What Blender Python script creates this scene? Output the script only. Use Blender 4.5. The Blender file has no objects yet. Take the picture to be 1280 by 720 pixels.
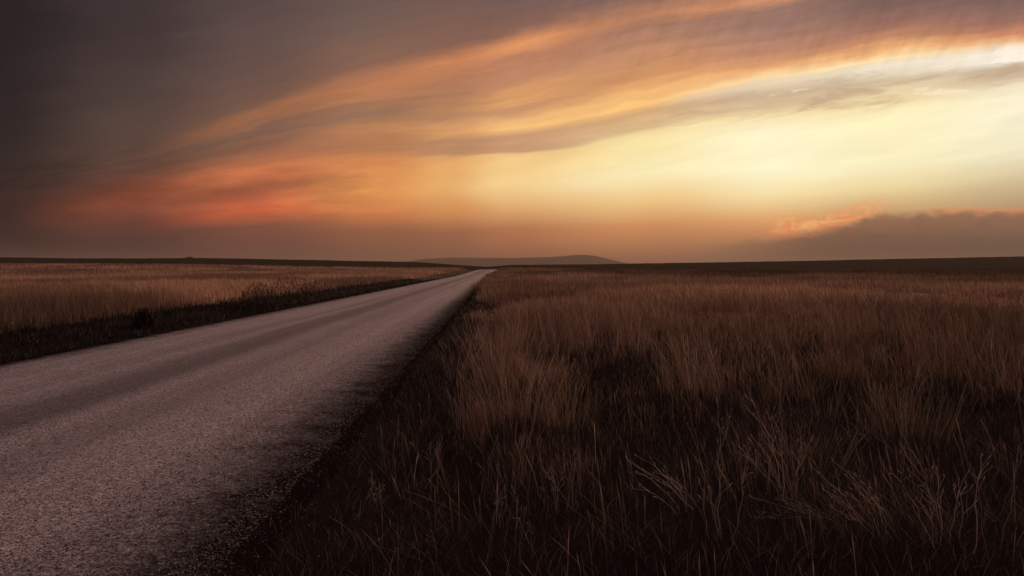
import bpy, math, random
import numpy as np
from mathutils import Vector

R = math.radians
rng = np.random.default_rng(7)
random.seed(7)
scene = bpy.context.scene
col = scene.collection

# ------------------------------------------------------------------ camera
HZ = 335.0                       # the level line, in rows of a 1280x720 view
F = 1000.0
cam_d = bpy.data.cameras.new('camera')
cam = bpy.data.objects.new('camera', cam_d); col.objects.link(cam)
cam.location = (0, 0, 1.6)
cam.rotation_euler = (R(90), 0, 0)
cam_d.sensor_width = 36.0
cam_d.lens = 36.0 * F / 1280.0
cam_d.shift_y = -(360 - HZ) / 1280.0
cam_d.clip_start = 0.05; cam_d.clip_end = 60000
scene.camera = cam

# ------------------------------------------------------------------ exposure
scene.view_settings.view_transform = 'Standard'
scene.view_settings.look = 'None'
scene.view_settings.exposure = 0.0
scene.view_settings.gamma = 1.0
scene.view_settings.use_curve_mapping = False
cy = scene.cycles
cy.max_bounces = 5; cy.diffuse_bounces = 3; cy.glossy_bounces = 2
cy.transmission_bounces = 3; cy.volume_bounces = 0
cy.use_denoising = True
SUN_AZ, SUN_EL = 22.0, 7.0       # degrees to the right of +Y, degrees up

def lin(c):
    c = c / 255.0
    return c / 12.92 if c <= 0.04045 else ((c + 0.055) / 1.055) ** 2.4
def rgb(t): return (lin(t[0]), lin(t[1]), lin(t[2]), 1.0)

# ------------------------------------------------------------------ node helper
class NT:
    def __init__(s, tree): s.t = tree
    def new(s, typ, **kw):
        n = s.t.nodes.new(typ)
        for k, v in kw.items(): setattr(n, k, v)
        return n
    def put(s, sock, v):
        if isinstance(v, bpy.types.NodeSocket): s.t.links.new(v, sock)
        else: sock.default_value = v
    def m(s, op, a, b=0.0, c=0.0, clamp=False):
        n = s.new('ShaderNodeMath', operation=op, use_clamp=clamp)
        s.put(n.inputs[0], a); s.put(n.inputs[1], b); s.put(n.inputs[2], c)
        return n.outputs[0]
    def add(s, a, b): return s.m('ADD', a, b)
    def sub(s, a, b): return s.m('SUBTRACT', a, b)
    def mul(s, a, b): return s.m('MULTIPLY', a, b)
    def div(s, a, b): return s.m('DIVIDE', a, b)
    def clamp(s, a): return s.m('ADD', a, 0.0, clamp=True)
    def smooth(s, v, lo, hi, a=0.0, b=1.0):
        n = s.new('ShaderNodeMapRange', interpolation_type='SMOOTHSTEP')
        s.put(n.inputs[0], v)
        for i, q in enumerate((lo, hi, a, b)): s.put(n.inputs[i + 1], q)
        return n.outputs[0]
    def ramp(s, v, stops, interp='EASE'):
        n = s.new('ShaderNodeValToRGB'); cr = n.color_ramp; cr.interpolation = interp
        while len(cr.elements) > 1: cr.elements.remove(cr.elements[0])
        cr.elements[0].position = stops[0][0]; cr.elements[0].color = stops[0][1]
        for p, c in stops[1:]:
            e = cr.elements.new(p); e.color = c
        s.put(n.inputs[0], v)
        return n.outputs[0]
    def mix(s, f, a, b, blend='MIX'):
        n = s.new('ShaderNodeMix', data_type='RGBA', blend_type=blend)
        s.put(n.inputs[0], f); s.put(n.inputs[6], a); s.put(n.inputs[7], b)
        return n.outputs[2]
    def vec(s, x, y, z):
        n = s.new('ShaderNodeCombineXYZ')
        s.put(n.inputs[0], x); s.put(n.inputs[1], y); s.put(n.inputs[2], z)
        return n.outputs[0]
    def noise(s, v, scale=1.0, detail=4.0, rough=0.5, dist=0.0):
        n = s.new('ShaderNodeTexNoise'); n.noise_dimensions = '3D'
        s.put(n.inputs['Vector'], v); n.inputs['Scale'].default_value = scale
        n.inputs['Detail'].default_value = detail; n.inputs['Roughness'].default_value = rough
        n.inputs['Distortion'].default_value = dist
        return n.outputs[0]
    def curve(s, v, pts):
        n = s.new('ShaderNodeFloatCurve'); c = n.mapping.curves[0]
        n.mapping.use_clip = False
        c.points[0].location = pts[0]; c.points[1].location = pts[-1]
        for p in pts[1:-1]: c.points.new(*p)
        n.mapping.update()
        s.put(n.inputs['Value'], v)
        return n.outputs[0]

# ------------------------------------------------------------------ the sky
world = bpy.data.worlds.new('World'); scene.world = world
world.use_nodes = True
wt = world.node_tree; wt.nodes.clear()
W = NT(wt)
tc = W.new('ShaderNodeTexCoord')
sp = W.new('ShaderNodeSeparateXYZ'); W.put(sp.inputs[0], tc.outputs['Generated'])
dx, dy, dz = sp.outputs
yy = W.m('MAXIMUM', dy, 0.25)
# bearing and height on the western sky, as slopes (1000 = 45 degrees)
U = W.add(W.mul(W.div(dx, yy), 1000.0), 640.0)
V = W.sub(HZ, W.mul(W.div(dz, yy), 1000.0))
U = W.m('MINIMUM', W.m('MAXIMUM', U, -390.0), 1690.0)
# soft drifting of the cloud bands
skew = W.add(V, W.mul(U, 0.17))
n1 = W.noise(W.vec(W.mul(U, 0.0042), W.mul(skew, 0.016), 0.0), 1.0, 5.0, 0.55)
n2 = W.noise(W.vec(W.mul(U, 0.012), W.mul(skew, 0.07), 5.0), 1.0, 6.0, 0.6)
n3 = W.noise(W.vec(W.mul(W.add(U, W.mul(V, 0.5)), 0.05), W.mul(skew, 0.022), 9.0), 1.0, 4.0, 0.6)
fadeh = W.smooth(V, 225.0, 180.0)
warp = W.add(W.mul(W.sub(n1, 0.5), 26.0), W.mul(W.sub(n2, 0.5), 17.0))
warp = W.add(warp, W.mul(W.sub(n3, 0.5), 3.0))
Vw = W.add(V, W.mul(warp, W.add(W.mul(fadeh, 0.85), 0.25)))
ux = W.div(W.add(U, 400.0), 2100.0)
def cpts(l): return [((x + 400.0) / 2100.0, (y + 200.0) / 600.0) for x, y in l]
def edge(l): return W.sub(W.mul(W.curve(ux, cpts(l)), 600.0), 200.0)
T = edge([(-400, 235), (0, 215), (100, 200), (200, 180), (290, 158), (400, 117), (520, 86), (640, 60), (760, 30), (900, 6), (1000, -10), (1280, -60), (1700, -130)])
E1 = edge([(-400, 260), (0, 240), (150, 218), (300, 190), (400, 176), (520, 167), (640, 161), (720, 149), (800, 133), (890, 110), (990, 91), (1065, 77), (1150, 65), (1280, 50), (1700, 0)])
E2 = edge([(-400, 285), (0, 262), (150, 245), (300, 215), (400, 203), (540, 197), (640, 194), (700, 190), (760, 177), (850, 159), (950, 150), (1050, 141), (1120, 133), (1280, 112), (1700, 60)])
s0 = W.clamp(W.div(W.add(W.sub(Vw, T), 150.0), 150.0))
s1 = W.clamp(W.div(W.sub(Vw, T), W.sub(E1, T)))
Vs = W.add(V, W.mul(warp, W.add(W.mul(fadeh, 0.28), 0.12)))
s1 = W.m('MINIMUM', s1, 1.0)
s2 = W.clamp(W.div(W.sub(W.m('MINIMUM', Vs, Vs), E1), W.sub(E2, E1)))
s2 = W.mul(s2, W.smooth(s1, 0.75, 1.0))
s3 = W.clamp(W.div(W.sub(Vs, E2), W.sub(HZ, E2)))
S = W.mul(W.add(W.add(s0, s1), W.add(s2, s3)), 0.25)
cols = [
 (-200, [(0, (26, 22, 26)), (1, (28, 23, 26)), (3, (28, 21, 24)), (4, (18, 12, 15))]),
 (0, [(0, (34, 28, 31)), (1, (42, 33, 34)), (2, (48, 34, 34)), (3, (46, 31, 31)), (3.5, (38, 27, 29)), (4, (26, 17, 20))]),
 (160, [(0, (60, 48, 49)), (.5, (72, 58, 55)), (.8, (84, 66, 59)), (1, (86, 63, 55)), (2, (92, 60, 49)), (2.6, (112, 62, 47)), (3, (130, 66, 47)), (3.2, (122, 64, 48)), (3.4, (98, 56, 47)), (3.7, (66, 44, 45)), (4, (54, 38, 40))]),
 (320, [(0, (84, 68, 66)), (.6, (100, 77, 71)), (.9, (116, 84, 70)), (1, (156, 102, 72)), (1.2, (147, 99, 74)), (1.5, (122, 89, 74)), (2, (140, 94, 73)), (2.5, (170, 104, 74)), (3, (200, 114, 72)), (3.2, (168, 92, 65)), (3.42, (205, 98, 62)), (3.58, (125, 76, 60)), (4, (88, 59, 53))]),
 (480, [(0, (100, 84, 80)), (.5, (110, 88, 80)), (.85, (135, 98, 80)), (1, (182, 120, 85)), (1.15, (190, 124, 83)), (1.4, (165, 115, 84)), (1.6, (150, 112, 88)), (1.85, (187, 128, 86)), (2, (180, 122, 84)), (2.6, (180, 122, 84)), (3, (214, 138, 84)), (3.3, (224, 148, 84)), (3.5, (206, 124, 74)), (3.65, (150, 94, 68)), (4, (110, 74, 60))]),
 (565, [(0, (98, 80, 77)), (.5, (112, 86, 80)), (.85, (135, 97, 82)), (1, (206, 133, 88)), (1.15, (186, 124, 90)), (1.4, (172, 120, 90)), (1.6, (188, 134, 94)), (1.75, (178, 128, 94)), (2, (216, 154, 100)), (2.4, (188, 138, 102)), (2.85, (190, 140, 102)), (3.06, (233, 172, 106)), (3.27, (236, 176, 106)), (3.5, (214, 142, 86)), (3.68, (156, 100, 71)), (4, (120, 78, 63))]),
 (640, [(0, (98, 80, 78)), (.6, (112, 88, 84)), (.85, (138, 98, 84)), (1, (226, 150, 98)), (1.12, (190, 128, 96)), (1.35, (186, 130, 98)), (1.6, (228, 164, 106)), (1.75, (202, 146, 106)), (2, (246, 192, 122)), (2.3, (206, 156, 118)), (2.88, (198, 150, 114)), (3.03, (248, 206, 138)), (3.25, (250, 212, 146)), (3.45, (232, 178, 118)), (3.65, (186, 118, 80)), (4, (130, 80, 64))]),
 (800, [(0, (95, 82, 84)), (.8, (120, 96, 90)), (1, (182, 124, 92)), (1.15, (166, 120, 98)), (1.4, (185, 132, 102)), (1.7, (215, 152, 102)), (2, (250, 195, 124)), (2.3, (215, 172, 125)), (2.8, (222, 186, 138)), (3.05, (250, 228, 165)), (3.3, (254, 240, 188)), (3.5, (244, 202, 138)), (3.68, (212, 144, 94)), (4, (138, 90, 70))]),
 (960, [(0, (85, 75, 80)), (.7, (110, 92, 90)), (1, (207, 142, 104)), (1.14, (152, 115, 102)), (1.4, (160, 120, 106)), (1.7, (190, 134, 106)), (1.88, (230, 165, 112)), (2, (253, 215, 160)), (2.12, (238, 218, 185)), (2.4, (203, 178, 148)), (2.7, (215, 188, 150)), (2.95, (245, 222, 170)), (3.1, (255, 246, 205)), (3.35, (255, 249, 208)), (3.5, (250, 228, 172)), (3.66, (228, 172, 114)), (3.76, (204, 138, 94)), (3.85, (165, 118, 85)), (4, (120, 92, 74))]),
 (1120, [(0, (70, 62, 68)), (.7, (96, 80, 82)), (1, (118, 92, 88)), (1.3, (120, 94, 88)), (1.6, (146, 104, 92)), (1.8, (188, 130, 98)), (1.95, (242, 184, 124)), (2.05, (250, 222, 172)), (2.2, (240, 228, 206)), (2.45, (212, 194, 164)), (2.6, (226, 206, 170)), (2.9, (242, 220, 168)), (3.1, (255, 245, 198)), (3.35, (252, 243, 198)), (3.5, (238, 216, 162)), (3.62, (208, 172, 122)), (3.8, (140, 108, 84)), (4, (98, 80, 70))]),
 (1280, [(0, (60, 54, 60)), (.7, (90, 78, 80)), (1, (116, 92, 90)), (1.5, (122, 95, 90)), (1.75, (145, 104, 92)), (1.92, (215, 140, 105)), (2.0, (245, 190, 140)), (2.12, (252, 235, 215)), (2.38, (250, 242, 228)), (2.52, (198, 176, 152)), (2.72, (200, 180, 152)), (2.9, (240, 222, 190)), (3.1, (252, 244, 212)), (3.35, (245, 236, 200)), (3.55, (205, 182, 140)), (3.7, (170, 140, 108)), (4, (90, 72, 65))]),
 (1650, [(0, (45, 42, 50)), (1, (80, 66, 68)), (1.9, (110, 82, 76)), (2.1, (170, 140, 120)), (3, (190, 170, 140)), (3.4, (170, 145, 115)), (4, (70, 56, 52))]),
]
sky = None; px = None
Uc = W.add(U, W.mul(W.sub(W.noise(W.vec(W.mul(U, 0.004), W.mul(V, 0.022), 77.0), 1.0, 4.0, 0.55), 0.5), 80.0))
for x, st in cols:
    c = W.ramp(S, [(p / 4.0, rgb(q)) for p, q in st], 'EASE' if False else 'LINEAR')
    sky = c if sky is None else W.mix(W.smooth(Uc, float(px), float(x)), sky, c)
    px = x
# fibrous light and shade inside the cloud deck
fib = W.noise(W.vec(W.mul(U, 0.006), W.mul(W.add(Vw, W.mul(U, 0.2)), 0.055), 2.0), 1.0, 5.0, 0.6)
fa = W.mul(W.sub(fib, 0.5), W.mul(W.smooth(V, 250.0, 190.0), 0.34))
fb = W.mul(W.sub(n3, 0.5), W.mul(W.smooth(V, 110.0, 60.0), W.mul(W.smooth(U, 500.0, 800.0), 0.42)))
red = W.noise(W.vec(W.mul(U, 0.009), W.mul(W.add(V, W.mul(U, 0.05)), 0.05), 22.0), 1.0, 4.0, 0.55)
fc = W.mul(W.sub(red, 0.5), W.mul(W.mul(W.smooth(V, 195.0, 215.0), W.smooth(V, 285.0, 262.0)), W.mul(W.smooth(U, 560.0, 430.0), 1.2)))
lay = W.noise(W.vec(W.mul(U, 0.0022), W.mul(S, 26.0), 61.0), 1.0, 4.0, 0.55, 0.0)
lay2 = W.noise(W.vec(W.mul(U, 0.010), W.mul(S, 80.0), 71.0), 1.0, 3.0, 0.6, 0.2)
deck = W.mul(W.smooth(S, 0.20, 0.27), W.smooth(S, 0.76, 0.70))
fd = W.mul(W.mul(deck, W.smooth(S, 0.50, 0.56, 1.0, 0.35)), W.add(W.mul(W.sub(lay, 0.5), 0.52), W.mul(W.sub(lay2, 0.5), 0.18)))
fe = W.mul(W.sub(lay, 0.5), W.mul(W.smooth(S, 0.20, 0.08), 0.25))
gain = W.add(1.03, W.add(W.add(W.add(fa, fb), fc), W.add(fd, fe)))
sky = W.mix(1.0, sky, W.vec(gain, gain, gain), 'MULTIPLY')
# torn grey wisps over the pale opening at the right
wv = W.add(V, W.mul(U, 0.15))
wn = W.noise(W.vec(W.mul(U, 0.009), W.mul(wv, 0.052), 52.0), 1.0, 6.0, 0.6, 0.4)
wz = W.mul(W.mul(W.smooth(W.sub(V, E1), 6.0, 22.0), W.smooth(W.sub(V, E2), 8.0, -10.0)), W.smooth(U, 700.0, 860.0))
sky = W.mix(W.mul(wz, W.smooth(wn, 0.50, 0.66, 0.0, 0.75)), sky, rgb((196, 168, 138)))
sky = W.mix(W.mul(wz, W.smooth(wn, 0.44, 0.32, 0.0, 0.8)), sky, rgb((253, 236, 205)))
# thin pale veins through the yellow glow
# low cumulus bank at the right with a burning rim
nb = W.noise(W.vec(W.mul(U, 0.016), W.mul(V, 0.04), 31.0), 1.0, 6.0, 0.68)
puff = W.noise(W.vec(W.mul(U, 0.035), W.mul(V, 0.07), 35.0), 1.0, 5.0, 0.65, 0.6)
B = edge([(-400, 352), (700, 334), (850, 318), (930, 302), (985, 293), (1030, 286), (1070, 277), (1100, 268), (1150, 265), (1280, 263), (1500, 261), (1700, 265)])
Vb = W.add(V, W.add(W.mul(W.sub(nb, 0.5), 16.0), W.mul(W.sub(puff, 0.5), 26.0)))
d = W.sub(Vb, B)
pre = W.smooth(U, 850.0, 1060.0)
rim = W.mul(W.smooth(d, -30.0, -4.0), W.smooth(d, 10.0, -2.0))
rl = W.mul(W.mul(W.smooth(U, 945.0, 990.0), W.smooth(U, 1130.0, 1060.0)), W.smooth(puff, 0.30, 0.55))
rr = W.mul(W.smooth(U, 1120.0, 1200.0), W.mul(W.smooth(d, -8.0, -2.0), 0.55))
sky = W.mix(W.mul(rim, W.add(W.mul(rl, 0.95), rr)), sky, W.mix(W.smooth(puff, .4, .7), rgb((240, 140, 88)), rgb((252, 188, 124))))
bank = W.mul(W.smooth(d, -6.0, 9.0), pre)
sky = W.mix(W.mul(bank, 0.93), sky, W.mix(W.smooth(W.add(V, W.mul(W.sub(puff, 0.5), 30.0)), 262.0, 318.0), rgb((140, 102, 82)), rgb((92, 73, 64))))
# overhead and behind the viewer the cloud is dull
up = W.smooth(dz, 0.34, 0.75)
sky = W.mix(up, sky, rgb((114, 96, 102)))
side = W.smooth(dy, 0.6, 0.1)
sky = W.mix(side, sky, rgb((126, 102, 104)))
below = W.smooth(dz, -0.01, -0.06)
sky = W.mix(below, sky, rgb((20, 14, 12)))
bg = W.new('ShaderNodeBackground'); W.put(bg.inputs[0], sky); bg.inputs[1].default_value = 1.0
nish = W.new('ShaderNodeTexSky'); nish.sky_type = 'NISHITA'; nish.sun_disc = False
nish.sun_elevation = R(2.0); nish.sun_rotation = R(SUN_AZ); nish.dust_density = 4.0
bg2 = W.new('ShaderNodeBackground'); W.put(bg2.inputs[0], nish.outputs[0]); bg2.inputs[1].default_value = 0.002
ad = W.new('ShaderNodeAddShader'); W.put(ad.inputs[0], bg.outputs[0]); W.put(ad.inputs[1], bg2.outputs[0])
wo = W.new('ShaderNodeOutputWorld'); W.put(wo.inputs[0], ad.outputs[0])
world.cycles.sampling_method = 'MANUAL'; world.cycles.sample_map_resolution = 512

sd = bpy.data.lights.new('sun', 'SUN'); sd.energy = 0.8; sd.angle = R(12); sd.color = (1.0, 0.62, 0.36)
sun = bpy.data.objects.new('sun', sd); col.objects.link(sun)
sv = Vector((math.sin(R(SUN_AZ)) * math.cos(R(SUN_EL)), math.cos(R(SUN_AZ)) * math.cos(R(SUN_EL)), math.sin(R(SUN_EL))))
sun.rotation_euler = sv.to_track_quat('Z', 'Y').to_euler()
sun.location = sv * 50

# ------------------------------------------------------------------ materials
def material(name, rough=0.9, spec=0.3):
    m = bpy.data.materials.new(name); m.use_nodes = True
    t = NT(m.node_tree); p = m.node_tree.nodes['Principled BSDF']
    p.inputs['Roughness'].default_value = rough
    p.inputs['Specular IOR Level'].default_value = spec
    return m, t, p
def bump(t, p, h, dist, strength=1.0):
    b = t.new('ShaderNodeBump'); b.inputs['Strength'].default_value = strength
    b.inputs['Distance'].default_value = dist
    t.put(b.inputs['Height'], h); t.put(p.inputs['Normal'], b.outputs[0])

def soil_material():
    m, t, p = material('soil', 1.0, 0.1)
    g = t.new('ShaderNodeNewGeometry').outputs['Position']
    a = t.noise(g, 0.35, 5, 0.6); b = t.noise(g, 9.0, 6, 0.7)
    c = t.ramp(t.add(t.mul(a, 0.5), t.mul(b, 0.5)), [(.3, (.008, .005, .004, 1)), (.5, (.018, .011, .009, 1)), (.72, (.036, .022, .017, 1))], 'LINEAR')
    # the far plain is pale dead grass
    s = t.new('ShaderNodeSeparateXYZ'); t.put(s.inputs[0], g)
    far = t.smooth(s.outputs[1], 60.0, 160.0)
    st = t.noise(t.vec(t.mul(s.outputs[0], 0.01), t.mul(s.outputs[1], 0.05), 0.0), 1.0, 5, 0.6)
    fc = t.ramp(st, [(.3, (.05, .03, .022, 1)), (.6, (.13, .08, .055, 1))], 'LINEAR')
    t.put(p.inputs['Base Color'], t.mix(far, c, fc))
    bump(t, p, b, 0.03)
    return m

def road_material():
    m, t, p = material('worn_chip_seal', 0.5, 0.6)
    uv = t.new('ShaderNodeAttribute', attribute_name='lat').outputs['Fac']   # metres from the centre line
    g = t.new('ShaderNodeNewGeometry').outputs['Position']
    s = t.new('ShaderNodeSeparateXYZ'); t.put(s.inputs[0], g)
    long = t.noise(t.vec(t.mul(uv, 2.6), t.mul(s.outputs[1], 0.02), 0.0), 1.0, 5, 0.6)
    pat = t.noise(g, 0.5, 5, 0.65)
    wob = t.add(uv, t.mul(t.sub(t.noise(t.vec(0.0, t.mul(s.outputs[1], 0.08), 3.0), 1.0, 3, .5), 0.5), 0.5))
    track = t.curve(t.div(t.add(wob, 4.0), 8.0), [(0, .6), (.10, .8), (.18, 1.0), (.30, 1.12), (.36, .92), (.40, 1.0), (.44, .70), (.47, .52), (.52, .54), (.555, .92), (.60, .98), (.64, .86), (.71, 1.12), (.79, 1.0), (.87, .72), (.93, .5), (1, .4)])
    grains = t.new('ShaderNodeTexVoronoi'); grains.inputs['Scale'].default_value = 105.0; t.put(grains.inputs['Vector'], g)
    gs = t.new('ShaderNodeSeparateColor'); t.put(gs.inputs[0], grains.outputs['Color'])
    big = t.new('ShaderNodeTexVoronoi'); big.inputs['Scale'].default_value = 38.0; t.put(big.inputs['Vector'], g)
    bs = t.new('ShaderNodeSeparateColor'); t.put(bs.inputs[0], big.outputs['Color'])
    stone = t.ramp(gs.outputs[0], [(0, (.03, .026, .027, 1)), (.25, (.20, .17, .168, 1)), (.55, (.48, .415, .39, 1)), (1, (.90, .79, .73, 1))], 'LINEAR')
    v = t.mul(t.mul(track, 1.15), t.add(0.25, t.mul(t.add(t.mul(long, .75), t.mul(pat, .25)), 1.55)))
    v = t.mul(v, t.add(0.78, t.mul(bs.outputs[1], 0.44)))
    surf = t.mix(1.0, stone, t.vec(v, v, v), 'MULTIPLY')
    # towards the verge the chippings thin out and dirt shows between them
    e1 = t.noise(g, 2.2, 6, 0.7); e2 = t.noise(g, 22.0, 3, 0.6)
    ed = t.add(t.m('ABSOLUTE', uv), t.add(t.mul(t.sub(e1, .5), 1.3), t.mul(t.sub(e2, .5), 1.1)))
    dirt = t.mix(e2, (.008, .005, .004, 1), (.034, .022, .018, 1))
    dk = t.smooth(ed, 2.5, 3.4)
    t.put(p.inputs['Base Color'], t.mix(dk, surf, dirt))
    t.put(p.inputs['Roughness'], t.add(.5, t.mul(dk, .5))); t.put(p.inputs['Specular IOR Level'], t.mul(t.sub(1.0, dk), .6))
    hgt = t.add(t.mul(grains.outputs['Distance'], -1.0), t.mul(big.outputs['Distance'], -0.5))
    bump(t, p, t.add(hgt, t.mul(pat, .8)), 0.008, 0.8)
    return m

def grass_material(name='dead_grass', k=1.0):
    m = bpy.data.materials.new(name); m.use_nodes = True
    t = NT(m.node_tree); m.node_tree.nodes.clear()
    a = t.new('ShaderNodeAttribute', attribute_name='tint')
    c = t.mix(1.0, a.outputs['Color'], (k, k, k, 1), 'MULTIPLY')
    d1 = t.new('ShaderNodeBsdfDiffuse'); t.put(d1.inputs[0], c)
    d2 = t.new('ShaderNodeBsdfTranslucent'); t.put(d2.inputs[0], c)
    mx = t.new('ShaderNodeMixShader'); mx.inputs[0].default_value = 0.35
    t.put(mx.inputs[1], d1.outputs[0]); t.put(mx.inputs[2], d2.outputs[0])
    gl = t.new('ShaderNodeBsdfGlossy'); gl.inputs['Roughness'].default_value = 0.45; gl.inputs[0].default_value = (.8, .75, .7, 1)
    m2 = t.new('ShaderNodeMixShader'); m2.inputs[0].default_value = 0.04
    t.put(m2.inputs[1], mx.outputs[0]); t.put(m2.inputs[2], gl.outputs[0])
    o = t.new('ShaderNodeOutputMaterial'); t.put(o.inputs[0], m2.outputs[0])
    return m

def hill_material(name, c0, c1, scale):
    m, t, p = material(name, 1.0, 0.0)
    g = t.new('ShaderNodeNewGeometry').outputs['Position']
    n = t.noise(g, scale, 6, 0.65)
    t.put(p.inputs['Base Color'], t.ramp(n, [(.35, c0), (.65, c1)], 'LINEAR'))
    bump(t, p, n, 4.0)
    return m

M_soil = soil_material(); M_road = road_material(); M_grass = grass_material()
M_ridge = hill_material('dark_scrub_ridge', (.010, .006, .006, 1), (.028, .016, .013, 1), 0.02)
M_far = hill_material('bare_upland', (.05, .035, .03, 1), (.09, .06, .05, 1), 0.002)

def stone_material():
    m, t, p = material('loose_stone', 0.85, 0.3)
    a = t.new('ShaderNodeAttribute', attribute_name='tint').outputs['Color']
    t.put(p.inputs['Base Color'], a)
    return m
M_stone = stone_material()

# ------------------------------------------------------------------ numeric noise
_tab = rng.random((256, 256))
def vnoise(x, y):
    x = np.asarray(x, float); y = np.asarray(y, float)
    xi = np.floor(x).astype(int); yi = np.floor(y).astype(int)
    fx = x - xi; fy = y - yi
    fx = fx * fx * (3 - 2 * fx); fy = fy * fy * (3 - 2 * fy)
    g = lambda i, j: _tab[i & 255, j & 255]
    return (g(xi, yi) * (1 - fx) * (1 - fy) + g(xi + 1, yi) * fx * (1 - fy)
            + g(xi, yi + 1) * (1 - fx) * fy + g(xi + 1, yi + 1) * fx * fy)
def fbm(x, y, o=4):
    s = 0; a = 1; n = 0
    for k in range(o):
        s = s + a * vnoise(x * 2 ** k + 17.3 * k, y * 2 ** k + 5.1 * k); n += a; a *= .5
    return s / n
def sm(v, a, b):
    t = np.clip((np.asarray(v, float) - a) / (b - a), 0, 1)
    return t * t * (3 - 2 * t)

HW = 3.28
def road_x(y): return -0.02 * y - 4.92 + 3.0 * sm(y, 140, 260) + 8.0 * sm(y, 260, 520)
def ground_z(x, y):
    x = np.asarray(x, float); y = np.asarray(y, float)
    lat = x - road_x(y)
    k = 1.1 + 1.3 * sm(-lat, 8, 130) - 0.55 * sm(lat, 5, 70)
    z = k * sm(y, 140, 246) - 5.0 * sm(y, 252, 480)
    z = z - 0.42 * np.exp(-((lat + 5.6) / 1.3) ** 2) - 0.16 * np.exp(-((lat - 4.9) / 1.1) ** 2)
    off = sm(np.abs(lat), 3.5, 5.0)
    z = z + off * (fbm(x * .45, y * .45, 3) - .5) * .16 + sm(np.abs(lat), 6, 30) * (fbm(x * .03, y * .03, 3) - .5) * .5
    z = z - 0.03 * (1 - sm(np.abs(lat), 3.3, 3.75))
    return z

# ------------------------------------------------------------------ mesh helpers
def link_mesh(name, verts, faces, mat, parent=None, tint=None, smooth=False, fv=None, fattr=None):
    """verts (N,3), faces (M,k) numpy"""
    me = bpy.data.meshes.new(name)
    verts = np.ascontiguousarray(verts, dtype=np.float32); faces = np.ascontiguousarray(faces, dtype=np.int32)
    k = faces.shape[1]
    me.vertices.add(len(verts)); me.vertices.foreach_set('co', verts.ravel())
    me.loops.add(faces.size); me.loops.foreach_set('vertex_index', faces.ravel())
    me.polygons.add(len(faces)); me.polygons.foreach_set('loop_start', np.arange(0, faces.size, k, dtype=np.int32))
    if tint is not None:
        a = me.color_attributes.new('tint', 'FLOAT_COLOR', 'POINT')
        c = np.ones((len(verts), 4), np.float32); c[:, :3] = tint
        a.data.foreach_set('color', c.ravel())
    if fattr is not None:
        a = me.attributes.new(fattr, 'FLOAT', 'POINT'); a.data.foreach_set('value', np.asarray(fv, np.float32))
    me.update(calc_edges=True)
    if smooth: me.polygons.foreach_set('use_smooth', np.ones(len(faces), bool))
    me.materials.append(mat)
    o = bpy.data.objects.new(name, me); col.objects.link(o)
    if parent is not None: o.parent = parent
    return o
def grid_faces(nu, nv):
    i = np.arange(nu - 1)[:, None] * nv + np.arange(nv - 1)[None, :]
    i = i.ravel()
    return np.stack([i, i + nv, i + nv + 1, i + 1], 1)

# ------------------------------------------------------------------ ground
ys = np.concatenate([np.arange(-40, 0, 1.0), np.arange(0, 30, 0.25), np.arange(30, 100, 1.0), np.arange(100, 520, 2.0), np.geomspace(520, 14000, 40)])
ax = np.concatenate([np.arange(0, 14, 0.2), np.arange(14, 50, 0.8), np.arange(50, 320, 6.0), np.geomspace(320, 14000, 30)])
xs = np.concatenate([-ax[:0:-1], ax])
GX, GY = np.meshgrid(xs, ys, indexing='ij')
GX = GX + road_x(GY)
GZ = ground_z(GX, GY)
# sheet is sheared with the road so its fine rows follow the ditches
ground = link_mesh('ground', np.stack([GX, GY, GZ], -1).reshape(-1, 3), grid_faces(len(xs), len(ys))[:, ::-1][:, ::-1], M_soil, smooth=True)
ground['kind'] = 'structure'

# ------------------------------------------------------------------ road
ry = np.concatenate([np.arange(-40, 60, 0.15), np.arange(60, 160, 0.6), np.arange(160, 470, 2.0)])
lt = np.linspace(-1.10, 1.10, 49)
RY, LT = np.meshgrid(ry, lt, indexing='ij')
jag = (fbm(ry * 1.3, ry * 0 + 3.3, 4) - .5) * .38
jag2 = (fbm(ry * 1.1, ry * 0 + 91.3, 4) - .5) * .5
LAT = LT * HW + np.where(LT > 0, np.clip(LT, 0, 1) ** 8 * jag2[:, None] * .35, np.clip(-LT, 0, 1) ** 8 * jag[:, None] * .5)
RX = road_x(RY) + LAT
base = ground_z(road_x(RY), RY) + 0.034
RZ = base + 0.045 * (1 - (LAT / HW) ** 2) - 0.046 * np.clip((np.abs(LAT) - 2.9) / .9, 0, 1) ** 1.5 + 0.004 - 0.012 * np.exp(-((np.abs(LAT) - 1.0) / .35) ** 2)
road = link_mesh('road', np.stack([RX, RY, RZ], -1).reshape(-1, 3), grid_faces(len(ry), len(lt))[:, ::-1], M_road, smooth=True, fattr='lat', fv=LAT.ravel())
road['kind'] = 'structure'

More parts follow.
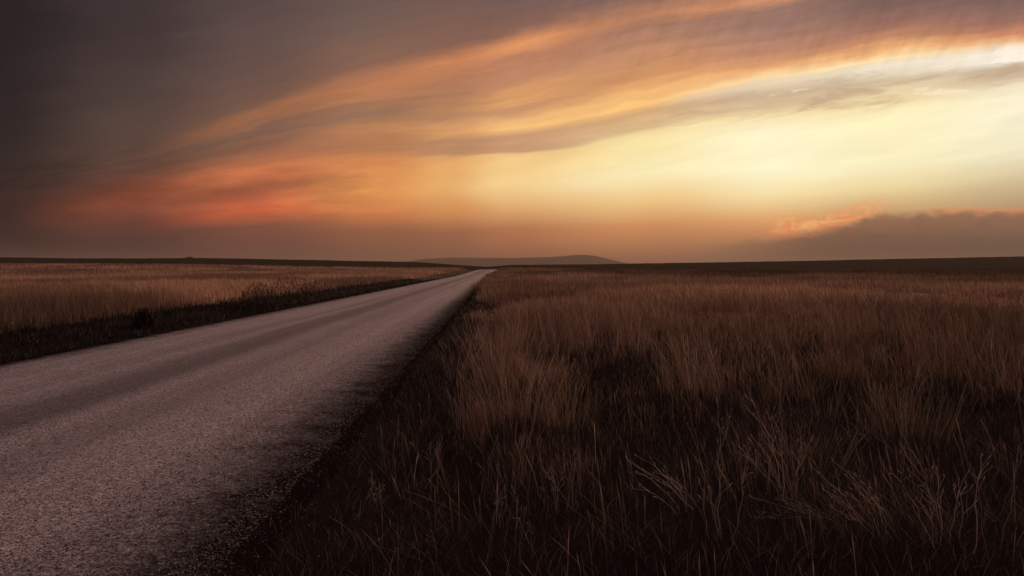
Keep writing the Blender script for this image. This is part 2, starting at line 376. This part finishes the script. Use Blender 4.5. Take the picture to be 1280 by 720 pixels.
# ------------------------------------------------------------------ hills
def ridge(name, pts, r, depth, zb, mat, nz, rough):
    X = np.linspace(pts[0][0], pts[-1][0], nz)
    Yt = np.interp(X, [p[0] for p in pts], [p[1] for p in pts])
    h = (HZ - Yt) / 1000.0 * r + 1.6
    prof = np.array([0, .35, .8, 1.0, .95, .6, 0]); dep = np.array([-.9, -.55, -.2, 0, .3, .8, 1.3]) * depth
    V = []
    for j in range(7):
        d = r + dep[j] + (fbm(X * .01, X * 0 + j * 7.7, 3) - .5) * depth * .3 * (0 < j < 6)
        z = zb + (h - zb) * prof[j] + (fbm(X * .12 + j, X * 0 + j * 3.1, 5) - .5) * rough * (1 if 0 < j < 6 else 0)
        V.append(np.stack([(X - 640) / 1000 * d, d, z], -1))
    V = np.stack(V, 0).reshape(-1, 3)
    o = link_mesh(name, V, grid_faces(7, nz)[:, ::-1], mat, smooth=True)
    o['kind'] = 'structure'
    return o
ridge('hills', [(-1200, 318), (-200, 321), (0, 321.8), (160, 323), (240, 322.6), (400, 325), (520, 327.5), (570, 331), (610, 333.5), (640, 331), (760, 330), (900, 328), (1100, 324), (1280, 320), (1500, 317), (2500, 312)], 1900, 500, -8, M_ridge, 900, 1.2)
ridge('hills', [(470, 336), (505, 327), (530, 323.6), (565, 322), (640, 322.6), (690, 321), (715, 319), (730, 318.4), (745, 319.8), (765, 325), (790, 331), (830, 336)], 12000, 1200, -20, M_far, 260, 8)

# ------------------------------------------------------------------ the air
hz = np.array([[x, y, z] for z in (-7.5, 175.0) for y in (-15000, 15000) for x in (-15000, 15000)], float)
hm = bpy.data.materials.new('evening_air'); hm.use_nodes = True
ht = NT(hm.node_tree); hm.node_tree.nodes.clear()
pv = ht.new('ShaderNodeVolumePrincipled'); pv.inputs['Density'].default_value = 0.000065
pv.inputs['Color'].default_value = (.90, .74, .64, 1); pv.inputs['Anisotropy'].default_value = 0.3
ht.put(ht.new('ShaderNodeOutputMaterial').inputs['Volume'], pv.outputs[0])
haze = link_mesh('haze', hz, np.array([[0, 2, 3, 1], [4, 5, 7, 6], [0, 1, 5, 4], [2, 6, 7, 3], [0, 4, 6, 2], [1, 3, 7, 5]]), hm)
haze['kind'] = 'stuff'; haze['label'] = 'thin brown evening haze lying over the plain'; haze['category'] = 'haze'

# ------------------------------------------------------------------ blades
def blades(P, H, Wd, az, lean, curl, seg=3, tint=None, profile=None, droop=None):
    """P (N,3) roots; each blade a thin tapered strip bending over towards az"""
    N = len(P)
    t = np.linspace(0, 1, seg + 1)
    if profile is None: profile = 1 - t ** 1.6
    profile = np.asarray(profile)
    dirx, diry = np.cos(az), np.sin(az)
    off = lean[:, None] * t + curl[:, None] * t ** 2.2            # horizontal travel / H
    z = t[None, :] * np.sqrt(np.maximum(0.05, 1 - (lean + curl)[:, None] ** 2 * .55)) - (0 if droop is None else droop[:, None] * t ** 4)
    cx = P[:, 0:1] + dirx[:, None] * off * H[:, None]
    cyy = P[:, 1:2] + diry[:, None] * off * H[:, None]
    cz = P[:, 2:3] + z * H[:, None]
    fa = rng.random(N) * math.pi
    wx = np.cos(fa)[:, None] * Wd[:, None] * .5 * profile
    wy = np.sin(fa)[:, None] * Wd[:, None] * .5 * profile
    L = np.stack([cx - wx, cyy - wy, cz], -1); Rr = np.stack([cx + wx, cyy + wy, cz], -1)
    # last ring collapses to the tip
    V = np.empty((N, 2 * seg + 1, 3), np.float32)
    V[:, 0:2 * seg:2] = L[:, :seg]; V[:, 1:2 * seg:2] = Rr[:, :seg]; V[:, 2 * seg] = L[:, seg] * .5 + Rr[:, seg] * .5
    f = []
    for i in range(seg - 1):
        a = 2 * i; f += [[a, a + 1, a + 3], [a, a + 3, a + 2]]
    a = 2 * (seg - 1); f += [[a, a + 1, a + 2]]
    f = np.array(f)
    Fc = (np.arange(N)[:, None, None] * (2 * seg + 1) + f[None]).reshape(-1, 3)
    C = np.repeat(tint, 2 * seg + 1, axis=0)
    return V.reshape(-1, 3), Fc, C
def join(parts):
    Vs, Fs, Cs = [], [], []; n = 0
    for v, f, c in parts:
        Vs.append(v); Fs.append(f + n); Cs.append(c); n += len(v)
    return np.concatenate(Vs), np.concatenate(Fs), np.concatenate(Cs)

STRAW = np.array([[.52, .36, .24], [.44, .28, .18], [.66, .49, .35], [.26, .16, .10], [.55, .40, .29], [.36, .22, .14]])
DARK = np.array([[.035, .020, .016], [.05, .03, .022], [.03, .019, .015], [.08, .046, .034], [.04, .024, .02], [.035, .02, .016], [.06, .036, .028], [.03, .018, .015], [.40, .28, .21]])
def tints(N, pal, k=.2):
    c = pal[rng.integers(0, len(pal), N)]
    return c * (1 + (rng.random((N, 1)) - .5) * 2 * k)

def scatter(n, y0, y1, pw, spread=.80, pad=4):
    """points in front of the viewer, thinning with distance"""
    u = rng.random(n)
    if pw == 0: y = y0 * (y1 / y0) ** u
    else: y = (y0 ** pw + u * (y1 ** pw - y0 ** pw)) ** (1 / pw)
    x = (rng.random(n) * 2 - 1) * (spread * y + pad)
    return x, y

def field_height(x, y):
    """how tall the grass stands: high in the fields, low on the verges"""
    lat = x - road_x(y)
    left = sm(-lat, 7.3, 8.3)
    e = 4.1 - .9 * sm(y, 18, 80) + (fbm(x * .8, y * .35 + 7, 3) - .5) * 2.6
    right = sm(lat, e, e + 1.3 - .7 * sm(y, 18, 80))
    big = fbm(x * .16 + 3, y * .13, 3); pat = fbm(x * .55, y * .4 + 40, 3)
    near = sm(y + (pat - .5) * 14.0, 7.0, 15.0)
    hr = (.30 + .42 * sm(big, .38, .58)) * (.75 + .5 * pat)
    hollow = np.exp(-(((x - .95) / 1.0) ** 2 + ((y - 11.5) / 3.2) ** 2)) * .8 + np.exp(-(((x - 4.6) / 1.6) ** 2 + ((y - 10.0) / 2.0) ** 2)) * .5
    hr = hr * (.22 + .78 * near) * (1 - np.clip(hollow, 0, .85))
    hl = .62 + .5 * (pat - .3)
    return left * hl + right * hr, left, right, near, pat

def grass_field(side, n, y0, y1, pw, seg, wk):
    x, y = scatter(n, y0, y1, pw)
    h, l, r, near, pat = field_height(x, y)
    lat = x - road_x(y)
    keep = (h > .1) & (rng.random(n) < np.clip((.35 + 1.0 * pat) * (.4 + .6 * np.maximum(near, l)), 0, 1))
    cl = fbm(x * 2.0 + 11, y * 1.5, 2)
    k1 = sm(y, 12, 38)
    if side > 0: keep &= rng.random(n) < (k1 + (1 - k1) * (.06 + .94 * sm(cl, .46, .62)))
    keep &= (lat < 0) if side < 0 else (lat > 0)
    x, y, h = x[keep], y[keep], h[keep]; N = len(x)
    if N == 0: return None
    P = np.stack([x, y, ground_z(x, y) - .02], -1)
    dist = np.hypot(x, y)
    H = h * (.55 + .75 * rng.random(N))
    Wd = np.maximum(.0030, dist * wk) * (.6 + .8 * rng.random(N))
    az = rng.normal(2.9, 1.3, N)
    lean = np.abs(rng.normal(.10, .12, N)); curl = np.abs(rng.normal(.10, .14, N))
    if seg >= 4: prof = [1, .75, .55, 1.3, 0]
    elif seg == 3: prof = [1, .7, 1.0, 0]
    else: prof = [1, .8, 0]
    # patches of paler and browner grass; tint also varies with distance and rightward
    pn = fbm(x * .08 + 9, y * .05, 3)[:, None]
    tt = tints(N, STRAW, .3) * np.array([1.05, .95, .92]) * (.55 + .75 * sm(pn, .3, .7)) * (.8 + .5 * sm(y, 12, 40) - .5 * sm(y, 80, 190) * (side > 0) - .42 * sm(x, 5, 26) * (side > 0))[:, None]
    return blades(P, H, Wd, az, np.clip(lean, 0, .6), np.clip(curl, 0, .6), seg, tt, prof)

def low_cover(n, y0, y1, pw, wk, hk=.16):
    """short dark dead growth between the stalks and on the verges"""
    x, y = scatter(n, y0, y1, pw)
    lat = x - road_x(y)
    edge_in = 3.30 + (fbm(y * .9, x * .9 + 70, 3) - .5) * 1.3
    pr = np.where(lat > 0, sm(lat, edge_in - .55, edge_in + .15), sm(-lat, 3.2, 3.7))
    keep = rng.random(n) < pr
    x, y, lat = x[keep], y[keep], lat[keep]; N = len(x)
    P = np.stack([x, y, ground_z(x, y) - .01], -1)
    dist = np.hypot(x, y)
    pn = fbm(x * 1.1, y * 1.1, 3)
    H = hk * (.3 + 1.1 * rng.random(N) ** 1.5) * (.5 + pn) * (.45 + .55 * sm(np.abs(lat), 3.3, 4.3))
    Wd = np.maximum(.0028, dist * wk) * (.6 + .8 * rng.random(N))
    az = rng.random(N) * 6.283
    lean = np.abs(rng.normal(.3, .3, N)); curl = np.abs(rng.normal(.25, .25, N))
    return blades(P, H, Wd, az, np.clip(lean, 0, .7), np.clip(curl, 0, .6), 2, tints(N, DARK, .35) * np.where(lat < 0, .3, .8)[:, None], [1, .8, 0])  # dark growth; on the left, ditch shade is also put into the tint

def sparse_stalks(n):
    """single pale stalks and bent straws scattered over the dark foreground, in loose bunches"""
    cx, cyy = scatter(n // 9, 3.2, 11, 1)
    x = np.repeat(cx, 9) + rng.normal(0, .10, n // 9 * 9); y = np.repeat(cyy, 9) + rng.normal(0, .10, n // 9 * 9)
    lat = x - road_x(y); k = (lat > 4.0); x, y = x[k], y[k]; N = len(x)
    H = rng.uniform(.12, .46, N); b = rng.random(N) < .3
    lean = np.where(b, rng.uniform(.3, .65, N), np.abs(rng.normal(.08, .1, N))); curl = np.where(b, rng.uniform(.1, .6, N), np.abs(rng.normal(.08, .1, N)))
    az = rng.normal(2.9, 1.0, N)
    return blades(np.stack([x, y, ground_z(x, y) - .01], -1), H, rng.uniform(.0022, .0042, N), az, np.clip(lean, 0, .65), np.clip(curl, 0, .6), 5, tints(N, STRAW, .35) * rng.uniform(.5, 1.1, (N, 1)), [1, .8, .7, .7, 1.6, 0])
def bunches(n, per=46):
    """bunch grass: every bunch fans out from one root"""
    cx, cyy = scatter(n, 6.0, 30, 1, .78, 2)
    lat = cx - road_x(cyy); h, l, r, near, pat = field_height(cx, cyy)
    k = (lat > 4.3) & (rng.random(n) < .25 + .75 * near); cx, cyy = cx[k], cyy[k]; m = len(cx)
    hh = rng.uniform(.35, .78, m); rad = rng.uniform(.05, .16, m); br = rng.uniform(.6, 1.25, m)
    a = rng.random((m, per)) * 6.283; rr = rad[:, None] * np.sqrt(rng.random((m, per)))
    x = (cx[:, None] + rr * np.cos(a)).ravel(); y = (cyy[:, None] + rr * np.sin(a)).ravel(); N = len(x)
    H = (hh[:, None] * (.45 + .65 * rng.random((m, per)))).ravel()
    ln = np.abs(rng.normal(.12, .10, N)) + (rr / rad[:, None]).ravel() * .12
    return blades(np.stack([x, y, ground_z(x, y) - .02], -1), H, np.maximum(.0028, y * .0003) * rng.uniform(.7, 1.3, N), a.ravel(), np.clip(ln, 0, .6), np.clip(np.abs(rng.normal(.14, .14, N)), 0, .6), 5, tints(N, STRAW, .3) * np.repeat(br, per)[:, None], [1, .8, .6, .5, 1.4, 0])
def stuff(name, parts, mat=M_grass):
    parts = [p for p in parts if p is not None]
    v, f, c = join(parts)
    o = link_mesh(name, v, f, mat, tint=c); o['kind'] = 'stuff'
    print(name, len(f)); return o

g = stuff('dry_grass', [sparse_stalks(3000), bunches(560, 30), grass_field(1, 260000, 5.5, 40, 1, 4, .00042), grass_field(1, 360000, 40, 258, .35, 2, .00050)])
g['label'] = 'brown dry grass filling the field right of the road'; g['category'] = 'grass'
g = stuff('dry_grass', [grass_field(-1, 380000, 12, 60, 1, 3, .00042), grass_field(-1, 380000, 60, 258, .35, 2, .00050)])
g['label'] = 'even tan dry grass filling the field left of the road'; g['category'] = 'grass'
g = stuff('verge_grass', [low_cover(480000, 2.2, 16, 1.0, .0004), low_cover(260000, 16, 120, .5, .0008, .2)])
g['label'] = 'short dark dead growth on both road verges and between the stalks'; g['category'] = 'ground cover'

# ------------------------------------------------------------------ loose gravel
def gravel(n):
    y = 2.5 * (40 / 2.5) ** rng.random(n)
    right = rng.random(n) < .62
    a = np.where(right, HW + .15 - np.abs(rng.normal(0, .6, n)), rng.uniform(-HW, HW, n))
    a = np.where(rng.random(n) < .05, HW + np.abs(rng.normal(0, .2, n)), a)
    x = road_x(y) + a
    z = ground_z(road_x(y), y) + .038 + .045 * (1 - (a / HW) ** 2) - .046 * np.clip((np.abs(a) - 2.9) / .9, 0, 1) ** 1.5
    z = np.where(np.abs(a) > 3.7, ground_z(x, y) + .004, z)
    s = .003 + .006 * rng.random(n) ** 3
    o8 = np.array([[1, 0, 0], [0, 1, 0], [-1, 0, 0], [0, -1, 0], [0, 0, 1], [0, 0, -.6]], float)
    f8 = np.array([[0, 1, 4], [1, 2, 4], [2, 3, 4], [3, 0, 4], [1, 0, 5], [2, 1, 5], [3, 2, 5], [0, 3, 5]])
    V = o8[None] * (.6 + .8 * rng.random((n, 6, 1))) * s[:, None, None]
    th = rng.random(n) * 6.28; c, d = np.cos(th), np.sin(th)
    Vx = V[..., 0] * c[:, None] - V[..., 1] * d[:, None]; Vy = V[..., 0] * d[:, None] + V[..., 1] * c[:, None]
    V = np.stack([Vx + x[:, None], Vy + y[:, None], V[..., 2] * .8 + z[:, None] + s[:, None] * .3], -1)
    F_ = (np.arange(n)[:, None, None] * 6 + f8[None]).reshape(-1, 3)
    pal = np.array([[.30, .25, .23], [.18, .15, .14], [.10, .085, .08], [.42, .36, .33]])
    return V.reshape(-1, 3), F_, np.repeat(tints(n, pal, .25), 6, axis=0)
g = stuff('gravel', [gravel(60000)], M_stone)
g['label'] = 'loose grey chippings strewn over the road and its edge'; g['category'] = 'gravel'

# ------------------------------------------------------------------ single plants
def tube(path, r0, r1, sides=4):
    path = np.asarray(path, float); n = len(path)
    tg = np.gradient(path, axis=0); tg /= np.linalg.norm(tg, axis=1)[:, None] + 1e-9
    ref = np.array([.31, .87, .13]); a = np.cross(tg, ref); a /= np.linalg.norm(a, axis=1)[:, None]
    b = np.cross(tg, a)
    rr = np.linspace(r0, r1, n)
    th = np.arange(sides) / sides * 2 * math.pi
    V = path[:, None] + rr[:, None, None] * (np.cos(th)[None, :, None] * a[:, None] + np.sin(th)[None, :, None] * b[:, None])
    F_ = []
    for i in range(n - 1):
        for j in range(sides):
            k = (j + 1) % sides; p = i * sides
            F_ += [[p + j, p + k, p + sides + k], [p + j, p + sides + k, p + sides + j]]
    return V.reshape(-1, 3), np.array(F_)
def thing(name, label, cat, loc, group=None):
    o = bpy.data.objects.new(name, None); col.objects.link(o); o.empty_display_size = .1
    o.location = loc; o['label'] = label; o['category'] = cat
    if group: o['group'] = group
    return o
def spot(x, y): return (x, y, float(ground_z(x, y)) - .01)

def stem_path(h, az, lean, bend, n=9, wob=.020, base=(0, 0, 0)):
    t = np.linspace(0, 1, n)
    ang = lean + bend * t ** 1.3
    ds = h / (n - 1)
    hx = np.concatenate([[0], np.cumsum(np.sin(ang[:-1]) * ds)]); hz = np.concatenate([[0], np.cumsum(np.cos(ang[:-1]) * ds)])
    p = np.stack([base[0] + math.cos(az) * hx, base[1] + math.sin(az) * hx, base[2] + hz], -1)
    p[1:] += np.cumsum(rng.normal(0, wob, (n - 1, 3)) * h * [1, 1, .3], 0)
    return p

def weed(name, label, x, y, stems, pale=1.0, group=None, twigs=5, seeds=True, cat='weed'):
    """dead forb: separate stems, each with side twigs and seed capsules"""
    root = thing(name, label, cat, spot(x, y), group)
    full = []
    for st in stems:
        full.append((st, 1.0))
        for q in range(1):
            full.append(((st[0] * rng.uniform(.55, .95), st[1] + rng.normal(0, .5), st[2] + abs(rng.normal(0, .12)), st[3] + rng.normal(.1, .2)), .65))
    for (h, az, lean, bend), thick in full:
        base = (rng.normal(0, .055), rng.normal(0, .055), 0)
        p = stem_path(h, az, lean, bend, base=base)
        parts = []; seedp = []
        cl = np.array([.62, .50, .42]) * pale * rng.uniform(.75, 1.2)
        v, f = tube(p, (.0013 + .0009 * h) * thick, .0009); parts.append((v, f, np.tile(cl, (len(v), 1))))
        tips = [p[-1]]
        for k in range(twigs):
            i = rng.integers(3, 8); b = p[i]
            q = stem_path(h * rng.uniform(.08, .24), az + rng.normal(0, .9), lean + rng.uniform(.15, .6), rng.uniform(-.3, .6), 5, .03, b)
            v, f = tube(q, .0011, .0007, 3); parts.append((v, f, np.tile(cl, (len(v), 1)))); tips.append(q[-1])
        v, f, c = join(parts)
        s = link_mesh('stem', v, f, M_grass, root, tint=c)
        if seeds:
            for tp in tips:
                r_ = rng.uniform(.0015, .0026); up_ = np.array([math.cos(az) * .7, math.sin(az) * .7, 1.0]) + rng.normal(0, .4, 3)
                q = tp + np.linspace(-1.5, 9.0, 5)[:, None] * up_ * r_
                v, f = tube(q, r_, r_, 5)
                v = q.repeat(5, 0) + (v - q.repeat(5, 0)) * np.array([.15, .85, 1.0, .7, .1]).repeat(5)[:, None]
                link_mesh('seed_head', v, f, M_grass, s, tint=np.tile(np.array([.62, .50, .42]) * pale, (len(v), 1)))
    return root
def tuft(label, x, y, h, rad, n, lean=.15, pal=STRAW, k=1.0, w=.0035, az0=None, group='tall grass tufts standing out on the right of the road'):
    a = rng.random(n) * 6.283; rr = rad * np.sqrt(rng.random(n))
    lx, ly = rr * np.cos(a), rr * np.sin(a)
    zz = ground_z(x + lx, y + ly) - float(ground_z(x, y)) - .01
    az = np.where(rng.random(n) < .75, a, rng.random(n) * 6.283) if az0 is None else rng.normal(az0, .7, n)
    H = h * (.35 + .7 * rng.random(n) ** .8)
    ln = np.abs(rng.normal(lean, .1, n)) + rr / max(rad, .01) * .14; cu = np.abs(rng.normal(lean * .9, .14, n))
    v, f, c = blades(np.stack([lx, ly, zz], -1), H, w * (.6 + .8 * rng.random(n)), az, np.clip(ln, 0, .6), np.clip(cu, 0, .7), 5, tints(n, pal, .25) * k, [1, .8, .65, .6, 1.1, 0])
    o = link_mesh('grass_tuft', v, f, M_grass, tint=c)
    o.location = spot(x, y); o['label'] = label; o['category'] = 'grass tuft'
    o['group'] = group
    return o

WG = 'dead weeds standing in the dark foreground'
pi = math.pi
weed('dry_weed', 'tall pale pair of stalks rising upright from the dark foreground just right of centre', 1.22, 4.7, [(.80, 1.6, .02, .03), (.74, .4, .03, .10), (.5, 3.0, .05, .2)], 1.1, WG, 4)
weed('bent_weed', 'weed bowed over to the left, its tips hanging beside the tall pale pair of stalks', 1.20, 5.4, [(.52, 3.0, .45, .8), (.46, 3.3, .6, .7), (.40, 2.8, .3, .9), (.55, 3.2, .75, .6)], 1.35, WG, 4)
weed('dry_weed', 'tall many-stemmed weed with two twigs sticking up above the rest', 1.98, 5.7, [(.86, 2.6, .03, .25), (.84, 2.9, .12, .3), (.62, .6, .1, .2), (.6, 2.4, .3, .3), (.66, 3.3, .2, .2), (.5, 3.1, .5, .4), (.55, 1.2, .15, .1)], 1.15, WG, 6)
weed('bent_weed', 'arched weed leaning left with fine curved tips in the right foreground', 2.22, 4.7, [(.56, 3.0, .35, .7), (.50, 2.9, .5, .5), (.46, 3.3, .2, .7), (.42, 3.1, .7, .5), (.35, 2.7, .1, .5)], 1.2, WG, 4)
weed('dry_weed', 'hooked weed with a curled top at the lower right', 2.42, 4.5, [(.62, 3.0, .04, .75), (.55, .3, .05, .3), (.5, 3.2, .25, .6), (.42, 1.0, .2, .3)], 1.2, WG, 5)
weed('dry_weed', 'thin dim weed nearest the right edge of the foreground', 2.72, 4.5, [(.6, .4, .08, .2), (.48, 2.8, .1, .2)], .6, WG, 4)
weed('dry_weed', 'slim stalk with a twig reaching left, behind the arched weed at right', 3.05, 6.3, [(.66, 1.5, .0, .05), (.5, 3.1, .25, 1.1)], .8, WG, 3)
weed('dry_weed', 'short brown stalks left of the big tuft in the middle foreground', -.08, 5.3, [(.42, 1.5, .03, .1), (.36, 2.5, .1, .1), (.3, .5, .06, .2)], .8, WG, 3)
weed('dry_weed', 'lone low stalk with a pale tip below the short brown stalks', .08, 4.9, [(.34, 1.5, .05, .15), (.2, 3.0, .2, .3)], .9, WG, 2)
weed('dry_weed', 'cluster of brown stalks with blunt tops between the centre and the tall pale pair', .36, 5.7, [(.42, 1.5, .03, .1), (.38, 2.6, .08, .1), (.40, .4, .05, .1), (.3, 3.4, .15, .2)], .9, WG, 3)
weed('fallen_weed', 'weed lying almost flat along the ground under the tall many-stemmed weed', 2.0, 5.1, [(.5, 3.0, 1.2, .2), (.45, 3.4, 1.3, .1), (.4, 2.6, 1.15, .3), (.42, .3, 1.3, .1), (.36, 3.1, 1.0, .5)], .9, WG, 4)
weed('fallen_weed', 'weed fallen towards the road in the dark strip at bottom centre', -.45, 4.7, [(.5, 2.4, 1.1, .2), (.35, 2.9, 1.2, .2)], .8, WG, 3)
weed('dry_weed', 'small seedy weed on the dark strip closest to the road edge', -1.0, 5.7, [(.22, 1.5, .1, .3), (.18, 3, .3, .2), (.2, .2, .3, .2), (.16, 5, .3, .4)], .8, WG, 3)
weed('dry_weed', 'small brown weed on the dark strip a little further up the road', -.75, 7.0, [(.28, 1.5, .1, .3), (.24, 2.6, .3, .2), (.2, .4, .3, .2)], .8, WG, 3)

tuft('large fan-shaped tuft at the near left corner of the right field', .03, 9.2, .84, .50, 300, .13)
tuft('smaller dense tuft touching the right side of the large fan-shaped one', .62, 8.7, .55, .34, 130, .10, k=.8)
tuft('tuft leaning left in the middle of the right field with pale upright blades', 2.35, 10.2, .84, .45, 240, .14, az0=2.7)
tuft('tall narrow tuft beside the road end of the right field behind the large one', -.22, 13.5, 1.0, .65, 400, .08)
tuft('broad tuft behind the tall many-stemmed weed', 2.3, 6.6, .46, .45, 150, .16, k=.55)
tuft('low ragged tuft around the foot of the hooked weed', 2.35, 4.9, .36, .45, 150, .35, k=.5, az0=2.9)
tuft('dim tuft of upright blades at the right border of the foreground', 3.7, 7.5, .6, .4, 220, .1, k=.6)

def shrub(label, x, y, h, rad, n, k=1.0):
    root = thing('shrub', label, 'shrub', spot(x, y), 'dark shrubs in the ditch left of the road')
    parts = []
    for i in range(n):
        az = rng.random() * 6.283; b = (rng.normal(0, rad * .35), rng.normal(0, rad * .25), 0)
        p = stem_path(h * rng.uniform(.6, 1.1), az, rng.uniform(.05, .6), rng.uniform(-.1, .4), 7, .03, b)
        v, f = tube(p, .008, .003, 3); parts.append((v, f, np.tile(np.array([.05, .035, .028]), (len(v), 1))))
    v, f, c = join(parts); link_mesh('twigs', v, f, M_grass, root, tint=c)
    m = 1900
    a = rng.random(m) * 6.283; rr = np.sqrt(rng.random(m)) * rad; zz = h * (.15 + .8 * rng.random(m)) * np.sqrt(np.clip(1 - (rr / rad) ** 2, 0.05, 1))
    P = np.stack([rr * np.cos(a), rr * np.sin(a) * .7, zz], -1)
    v, f, c = blades(P, .08 + .08 * rng.random(m), .012 + .015 * rng.random(m), rng.random(m) * 6.283, rng.random(m) * .6, rng.random(m) * .4, 2, tints(m, DARK, .3) * .8 * k, [.6, 1, 0])
    link_mesh('foliage', v, f, M_grass, root, tint=c)
    return root
shrub('widest dark shrub in the ditch midway along the left side of the road', -10.9, 39.5, 1.75, 1.35, 20)
shrub('dark shrub joined to the near side of the widest one in the ditch', -11.6, 36.5, 1.45, .95, 14)
shrub('small single dark shrub nearest the left edge of the photo', -11.7, 25.4, .68, .34, 8)
shrub('low dark shrub further up the ditch towards the bend', -11.9, 48.0, 1.3, 1.1, 8, 1.3)
t_ = thing('tree', 'tiny dark tree on the skyline at the far left', 'tree', ((237 - 640) / 1000 * 1850, 1850, 20))
v, f = tube([(0, 0, 0), (.3, 0, 3), (0, .2, 5.5)], .35, .15, 6)
link_mesh('trunk', v, f, M_ridge, t_)
m = 500; P = rng.normal(0, 1, (m, 3)) * [3.6, 2.5, 1.0] + [0, 0, 4.6]
v, f, c = blades(P, np.full(m, 1.4), np.full(m, 1.0), rng.random(m) * 6.283, rng.random(m) * .6, rng.random(m) * .3, 2, tints(m, DARK, .3) * .5, [.6, 1, 0])
link_mesh('crown', v, f, M_grass, t_, tint=c)
